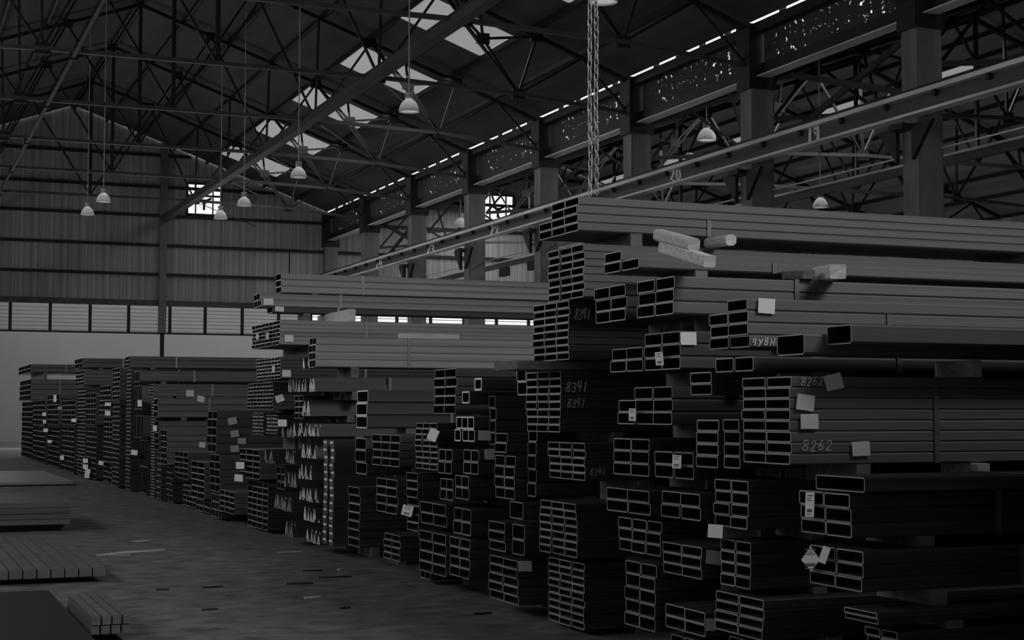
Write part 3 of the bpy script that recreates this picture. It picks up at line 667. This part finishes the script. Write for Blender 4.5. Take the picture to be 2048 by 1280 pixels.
# papers, tags and chalk marks on the steel
def find(px, py):
    for d in BUN:
        if d['short'] != 'fill' and d['x0'] - 3 <= px <= d['x1'] + 1 and d['yt'] - 8 <= py <= d['yb'] + 12: return d, 'end'
    c = [d for d in BUN if d['short'] != 'fill' and d['x1'] < px < d['x1'] + 190 and d['yt'] - 3 <= py <= d['yb'] + 3]
    if c: return max(c, key=lambda d: d['x1']), 'side'
    c = [d for d in BUN if d['short'] != 'fill']
    return min(c, key=lambda d: math.hypot((d['x0'] + d['x1']) / 2 - px, (d['yt'] + d['yb']) / 2 - py)), 'end'
def paper(x0, y0, x1, y1, rot=0, nm='paper_label', prints=False, diamond=False):
    cx, cy = (x0 + x1) / 2, (y0 + y1) / 2; d, where = find(cx, cy)
    to3 = (lambda x, y: onX(x, y, d['X'] - 0.04)) if where == 'end' else (lambda x, y: onY(x, y, d['y0'] - 0.012))
    c, s = math.cos(math.radians(rot)), math.sin(math.radians(rot)); hw, hh = (x1 - x0) / 2, (y1 - y0) / 2
    def at(u, v): return to3(cx + u * hw * c - v * hh * s, cy + u * hw * s + v * hh * c)
    pts = [(0, -1), (1, 0.05), (0.1, 1), (-1, 0.1)] if diamond else [(-1, -1), (.96, -1), (1, .9), (.94, 1), (-.97, .97)]
    n = len(pts); q = [at(u, v) for u, v in pts]; nv = Vector((-0.002, 0, 0)) if where == 'end' else Vector((0, -0.002, 0))
    mb = MB().add(q + [p + nv for p in q], [tuple(range(n)), tuple(reversed(range(n, 2 * n)))] + [(i, i + n, (i + 1) % n + n, (i + 1) % n) for i in range(n)])
    o = centred(mb, nm, 'paper', d['o']); o['label'] = 'white printed tag' if prints else 'white paper label'
    if prints:
        pm = MB()
        for (u0, u1, v0, v1) in ((-.6, .6, -.8, -.7), (-.6, .3, -.55, -.48), (-.6, .5, -.38, -.31), (-.55, .55, .35, .62), (-.6, .4, .75, .82)):
            pm.add([at(u, v) + nv * 1.6 for u, v in ((u0, v0), (u1, v0), (u1, v1), (u0, v1))], [(0, 1, 2, 3)])
        c_ = sum((Vector(v) for v in pm.v), Vector()) / len(pm.v); pm.v = [tuple(Vector(v) - c_) for v in pm.v]
        p_ = pm.build('printed_lines', 'print', o); p_.location = c_ - d['o'].location - o.location
for a in ((1361, 664, 1393, 690), (1416, 1049, 1446, 1076, 4), (1412, 1101, 1444, 1129, 6), (1413, 1237, 1431, 1262), (1516, 597, 1550, 627, 4), (1650, 748, 1685, 780, -14), (1593, 789, 1629, 821, 7),
          (1601, 828, 1637, 858), (1704, 883, 1740, 912, -3), (956, 861, 982, 881, 1), (969, 898, 989, 919), (1037, 1122, 1064, 1143), (857, 858, 876, 882, 25), (527, 597, 547, 610), (550, 613, 568, 623, 4),
          (569, 670, 587, 684), (564, 740, 582, 754), (551, 790, 568, 804, -20), (556, 839, 574, 853), (372, 780, 388, 793), (394, 792, 409, 804, 8), (456, 835, 474, 849, -12), (461, 861, 478, 874, -9),
          (475, 876, 492, 888), (461, 891, 478, 904, -3), (472, 924, 489, 938), (469, 949, 486, 963, 4), (398, 884, 411, 895, 6), (160, 788, 171, 796), (159, 798, 170, 806), (159, 807, 170, 815),
          (159, 817, 170, 825), (157, 826, 167, 833), (143, 837, 153, 844), (210, 805, 222, 812), (210, 822, 221, 831), (166, 917, 176, 926), (166, 929, 176, 938), (170, 938, 181, 947), (169, 947, 179, 956),
          (197, 922, 207, 930, 8), (262, 900, 275, 910, 6), (120, 911, 128, 920), (306, 851, 314, 862), (107, 790, 113, 804), (115, 813, 124, 819), (85, 825, 92, 832), (86, 840, 92, 847), (87, 857, 96, 864),
          (275, 800, 284, 813), (95, 880, 104, 886), (538, 967, 545, 978), (513, 668, 517, 679), (533, 665, 537, 679), (545, 731, 549, 745)):
    paper(*a)
for a in ((1311, 704, 1327, 731, -5), (1258, 817, 1272, 842, 2), (1345, 910, 1363, 937, 3), (1611, 985, 1629, 1034, 2), (804, 1011, 826, 1032, 15)): paper(*a, nm='hanging_tag', prints=True)
paper(1603, 1092, 1640, 1143, 0, nm='diamond_label', prints=True, diamond=True)
paper(1641, 1093, 1657, 1127, 20, nm='diamond_label')
for txt, box, wpx, rot in (('8341', (1148, 617, 1180, 638), 2.2, False), ('8341', (1130, 764, 1174, 783), 2.2, False), ('8341', (1133, 798, 1169, 814), 1.6, False), ('8341', (1175, 872, 1207, 885), 1.8, False),
                      ('8341', (1178, 937, 1210, 950), 1.5, False), ('8262', (1600, 754, 1646, 771), 1.5, False), ('8262', (1602, 880, 1664, 901), 1.5, False), ('9YBH', (1501, 677, 1550, 691), 1.6, False), ('8/17', (1069, 962, 1082, 995), 1.6, True)):
    cx, cy = (box[0] + box[2]) / 2, (box[1] + box[3]) / 2
    cand = [d for d in BUN if d['short'] != 'fill' and d['x1'] < box[0] + 4 and d['x1'] > box[0] - 60 and d['yt'] - 6 <= cy <= d['yb'] + 6]
    d = max(cand, key=lambda q: q['x1']) if cand else find(cx, cy)[0]
    centred(lettering(txt, box, lambda x, y: onY(x, y, d['y0'] - 0.009), wpx, 3.0, rot), 'chalk_mark', 'chalk', d['o'])['label'] = 'white chalk mark reading ' + txt

# added, unseen stack that keeps the overhead light off the low tubes
for k in range(5):
    bundle(0, 0, 0, 20, 4, 5, 'tubes in the next stack toward the viewer, layer %s' % NUM[k + 1], 'fill', rect=(3.0, 6.1, 0.05 + k * 0.74, 0.72 + k * 0.74), joined=True, X=5.45, group='tube bundles of the added shading stack')

# ------------------------------------------------------------------ loose timbers
def timber(a, b, wd, ht, lab, m_='wood', rd=0.07):
    a = Vector(a); b = Vector(b); o = empty('timber_block', b); d = (b - a).normalized(); r = d.cross(Vector((0, 0, 1))).normalized(); u = r.cross(d)
    ch = rd; prof = [(-.5 + ch, -.5), (.5 - ch, -.5), (.5, -.5 + ch), (.5, .5 - ch), (.5 - ch, .5), (-.5 + ch, .5), (-.5, .5 - ch), (-.5, -.5 + ch)]
    vs = [p + r * (x * wd) + u * (z * ht) - b for p in (a, b) for x, z in prof]
    MB().add(vs, [(i, (i + 1) % 8, (i + 1) % 8 + 8, i + 8) for i in range(8)]).build('timber_body', m_, o)
    MB().add(vs[8:], [tuple(range(8))]).build('end_grain', m_, o)
    MB().add(vs[:8], [tuple(reversed(range(8)))]).build('end_grain', m_, o)
    return tag(o, lab, 'timber', 'loose timbers on the stacks')
timber(onY(1318, 470, 9.30), onY(1388, 489, 8.7), 0.085, 0.08, 'pale timber baulk lying uppermost under the top tubes', rd=0.2)
timber(onY(1328, 494, 9.40), onY(1420, 523, 8.75), 0.085, 0.075, 'pale notched timber baulk sticking out below the uppermost one')
timber(onY(1418, 487, 10.6), onY(1462, 480, 10.1), 0.085, 0.085, 'short pale timber stub with a round end, right of the crossed timbers', rd=0.25)
timber(onY(1640, 549, 9.36), onY(1676, 543, 8.8), 0.11, 0.10, 'pale timber block wedged under the long tubes at the right')
timber(onY(1575, 551, 9.40), onY(1618, 549, 9.05), 0.09, 0.06, 'grey timber wedge just left of the wedged block', 'wood_dark')
t1 = onY(1941, 735, e8['y0']).x
timber((t1, e8['y0'] + 0.3, e8['z1'] + 0.055), (t1, e8['y0'] - 0.06, e8['z1'] + 0.055), 0.07, 0.105, 'dim timber end at the right edge, lying on the 8262 tubes')
t1 = onY(1955, 936, e8['y0']).x
timber((t1, e8['y0'] + 0.3, e8['z0'] - 0.05), (t1, e8['y0'] - 0.06, e8['z0'] - 0.05), 0.09, 0.09, 'dim timber end at the right edge, below the 8262 tubes')
m4 = [d for d in BUN if d['short'].startswith('small-celled, with a square')][0]; m3 = [d for d in BUN if d['short'].startswith('thin third')][0]; t1 = onY(704, 634, m4['y0']).x
timber((t1, m4['y0'] + 1.6, (m4['z1'] + m3['z0']) / 2), (t1, m4['y0'], (m4['z1'] + m3['z0']) / 2), 0.10, m3['z0'] - m4['z1'] - 0.004, 'small timber spacer under the top tubes of the middle stack')
m5 = [d for d in BUN if d['short'].startswith('narrow, right of')][0]; yl = m5['y0'] + 0.04
timber((onY(798, 673, yl).x, yl, m5['z1'] + 0.036), (onY(917, 673, yl).x, yl, m5['z1'] + 0.036), 0.05, 0.066, 'pale timber lath lying along the side of the middle stack')
a2 = [d for d in BUN if d['short'].startswith('chalked 8341 above')][0]; a3 = [d for d in BUN if d['short'].startswith('chalked 8341 twice')][0]
tag(MB().box(4.55, 6.6, a3['y0'] + 0.02, a3['y0'] + 0.5, a3['z1'] + 0.008, a2['z0'] - 0.006).build('bearer_plank', 'wood_dark'), 'weathered plank sticking out between the two bundles chalked 8341', 'plank')

# ------------------------------------------------------------------ chain
ch = tag(empty('hoist_chain', (0, 0, 0)), 'double strand of galvanised hoist chain hanging to the top tubes', 'chain')
base = onX(1187, 392, 5.55); ch.location = base
lk = MB(); R, S, wire, nseg, nr_ = 0.0165, 0.021, 0.0062, 16, 6
path = []
for k in range(nseg):
    t = 2 * math.pi * k / nseg; cx_ = R * math.cos(t); cz_ = R * math.sin(t) + (S if math.sin(t) >= 0 else -S); path.append((Vector((cx_, 0, cz_)), Vector((math.cos(t), 0, math.sin(t)))))
vs = [p + (n_ * math.cos(2 * math.pi * j / nr_) + Vector((0, 1, 0)) * math.sin(2 * math.pi * j / nr_)) * wire for p, n_ in path for j in range(nr_)]
lk.add(vs, [(i * nr_ + j, i * nr_ + (j + 1) % nr_, ((i + 1) % nseg) * nr_ + (j + 1) % nr_, ((i + 1) % nseg) * nr_ + j) for i in range(nseg) for j in range(nr_)])
lme = lk.mesh('link', 'chain'); lme.polygons.foreach_set('use_smooth', [True] * len(lme.polygons))
pitch = 0.061
for s, dx in ((0, -0.03), (1, 0.03)):
    for k in range(47):
        o = link('link', lme, ch, (dx + 0.003 * math.sin(k * .3 + s), 0.003 * math.cos(k * .5), 0.03 + k * pitch + s * 0.02))
        o.rotation_euler = (0, random.uniform(-.06, .06), (0.5 if k % 2 else 0.5 + math.pi / 2) + random.uniform(-.2, .2))
tag(MB().box(4.9, 6.2, base.y - 0.16, base.y + 0.16, base.z + 2.93, base.z + 3.35).build('lifting_beam', 'dark_steel'), 'dark lifting beam that holds the hoist chain, above the frame', 'lifting beam')

# ------------------------------------------------------------------ low stacks on the left of the aisle
def leftstack(nm, lab, cat, x1, y0, y1, z0, z1, nb, layers, m_='steel', W_=3.6):
    o = tag(empty(nm, (x1 - W_ / 2, y0, 0)), lab, cat, 'low stacks left of the aisle')
    for l in range(layers):
        za = z0 + (z1 - z0) * l / layers; zb = z0 + (z1 - z0) * (l + 1) / layers - 0.008
        jx = random.uniform(-.06, .0) if l < layers - 1 else 0
        for b in range(nb):
            bw = W_ / nb
            MB().box(-W_ / 2 + b * bw + jx, -W_ / 2 + (b + 1) * bw - 0.012 + jx, 0, y1 - y0, za, zb).build('flat_bar' if nb > 1 else 'plate', m_, o)
    for k in range(3):
        if z0 > 0.03: MB().box(-W_ / 2, W_ / 2 - 0.1, -0.05, 0.05, 0, z0 - 0.003).build('bearer', 'wood_dark', o).location = (0, 0.4 + (y1 - y0 - 0.8) * k / 2, 0)
    return o
leftstack('plate_stack', 'thin steel plate lying farthest along the left of the aisle', 'plate stack', 4.2, 37.0, 44.2, 0.03, 0.10, 1, 1, 'steel_pale')
leftstack('plate_stack', 'stack of dim steel plates at the left, second from the far end', 'plate stack', 2.6, 22.85, 25.8, 0.10, 0.42, 1, 4, 'steel_light')
leftstack('bar_stack', 'wide stack of ribbed flat bars at the left edge', 'bar stack', 2.14, 15.9, 20.3, 0.06, 0.155, 27, 1, 'steel_light')
leftstack('bar_stack', 'narrow stack of four flat bars at the lower left, nearest', 'bar stack', 1.78, 11.75, 13.3, 0.06, 0.20, 4, 2, 'steel_light', 0.30)
leftstack('plate_stack', 'low dark plate pile in the lower left corner', 'plate stack', 1.42, 10.6, 14.2, 0.05, 0.14, 1, 2, 'dark_steel', 2.4)
# litter and paint traces on the floor
for k, (x, y, l, a, m_, lab) in enumerate(((625, 1196, 0.16, 0.15, 'wood', 'pale wood sliver on the open floor'), (680, 1140, 0.06, 0.4, 'wood', 'tiny pale chip near the middle stacks'), (690, 1217, 0.10, 0.1, 'dark_steel', 'dark bent offcut right of the pale sliver'),
        (670, 1155, 0.34, -0.12, 'dark_steel', 'long dark strip offcut nearest the middle stacks'), (625, 1142, 0.22, -0.2, 'dark_steel', 'dark strip offcut left of the long one'), (600, 1168, 0.26, -0.15, 'dark_steel', 'dark strip offcut left of the pale sliver'),
        (425, 1175, 0.20, 0.05, 'dark_steel', 'dark scrap piece in the middle of the aisle'), (325, 1180, 0.12, -0.3, 'dark_steel', 'small dark scrap near the flat bars'), (420, 1220, 0.14, 0.1, 'dark_steel', 'dark scrap low in the aisle'),
        (965, 1228, 0.16, 0.1, 'dark_steel', 'dark scrap near the foot of the near stack'), (580, 1105, 0.3, 0.05, 'wood', 'pale lath at the foot of the angle irons'))):
    p = onZ(x, y, 0.0); o = tag(empty('floor_offcut', p), lab, 'offcut', 'litter on the floor'); h_ = 0.012
    pts = [(-l / 2, -.02), (-l * .1, -.028), (l / 2, -.012), (l / 2, .014), (l * .05, .024), (-l / 2, .016)]
    MB().add([(u, v, z) for z in (0.0, h_) for u, v in pts], [tuple(reversed(range(6))), tuple(range(6, 12))] + [(i, (i + 1) % 6, (i + 1) % 6 + 6, i + 6) for i in range(6)]).build('strip', m_, o).rotation_euler = (0, 0, a)
for pts in (((258, 1083), (290, 1080), (305, 1081), (275, 1084)), ((190, 1110), (250, 1102), (331, 1098), (330, 1101), (262, 1106), (195, 1112)), ((215, 1111), (260, 1109), (262, 1110.5), (218, 1112))):
    MB().add([onZ(x, y, 0.004) for x, y in pts], [tuple(range(len(pts)))]).build('worn_paint_trace', 'plaster', fl)
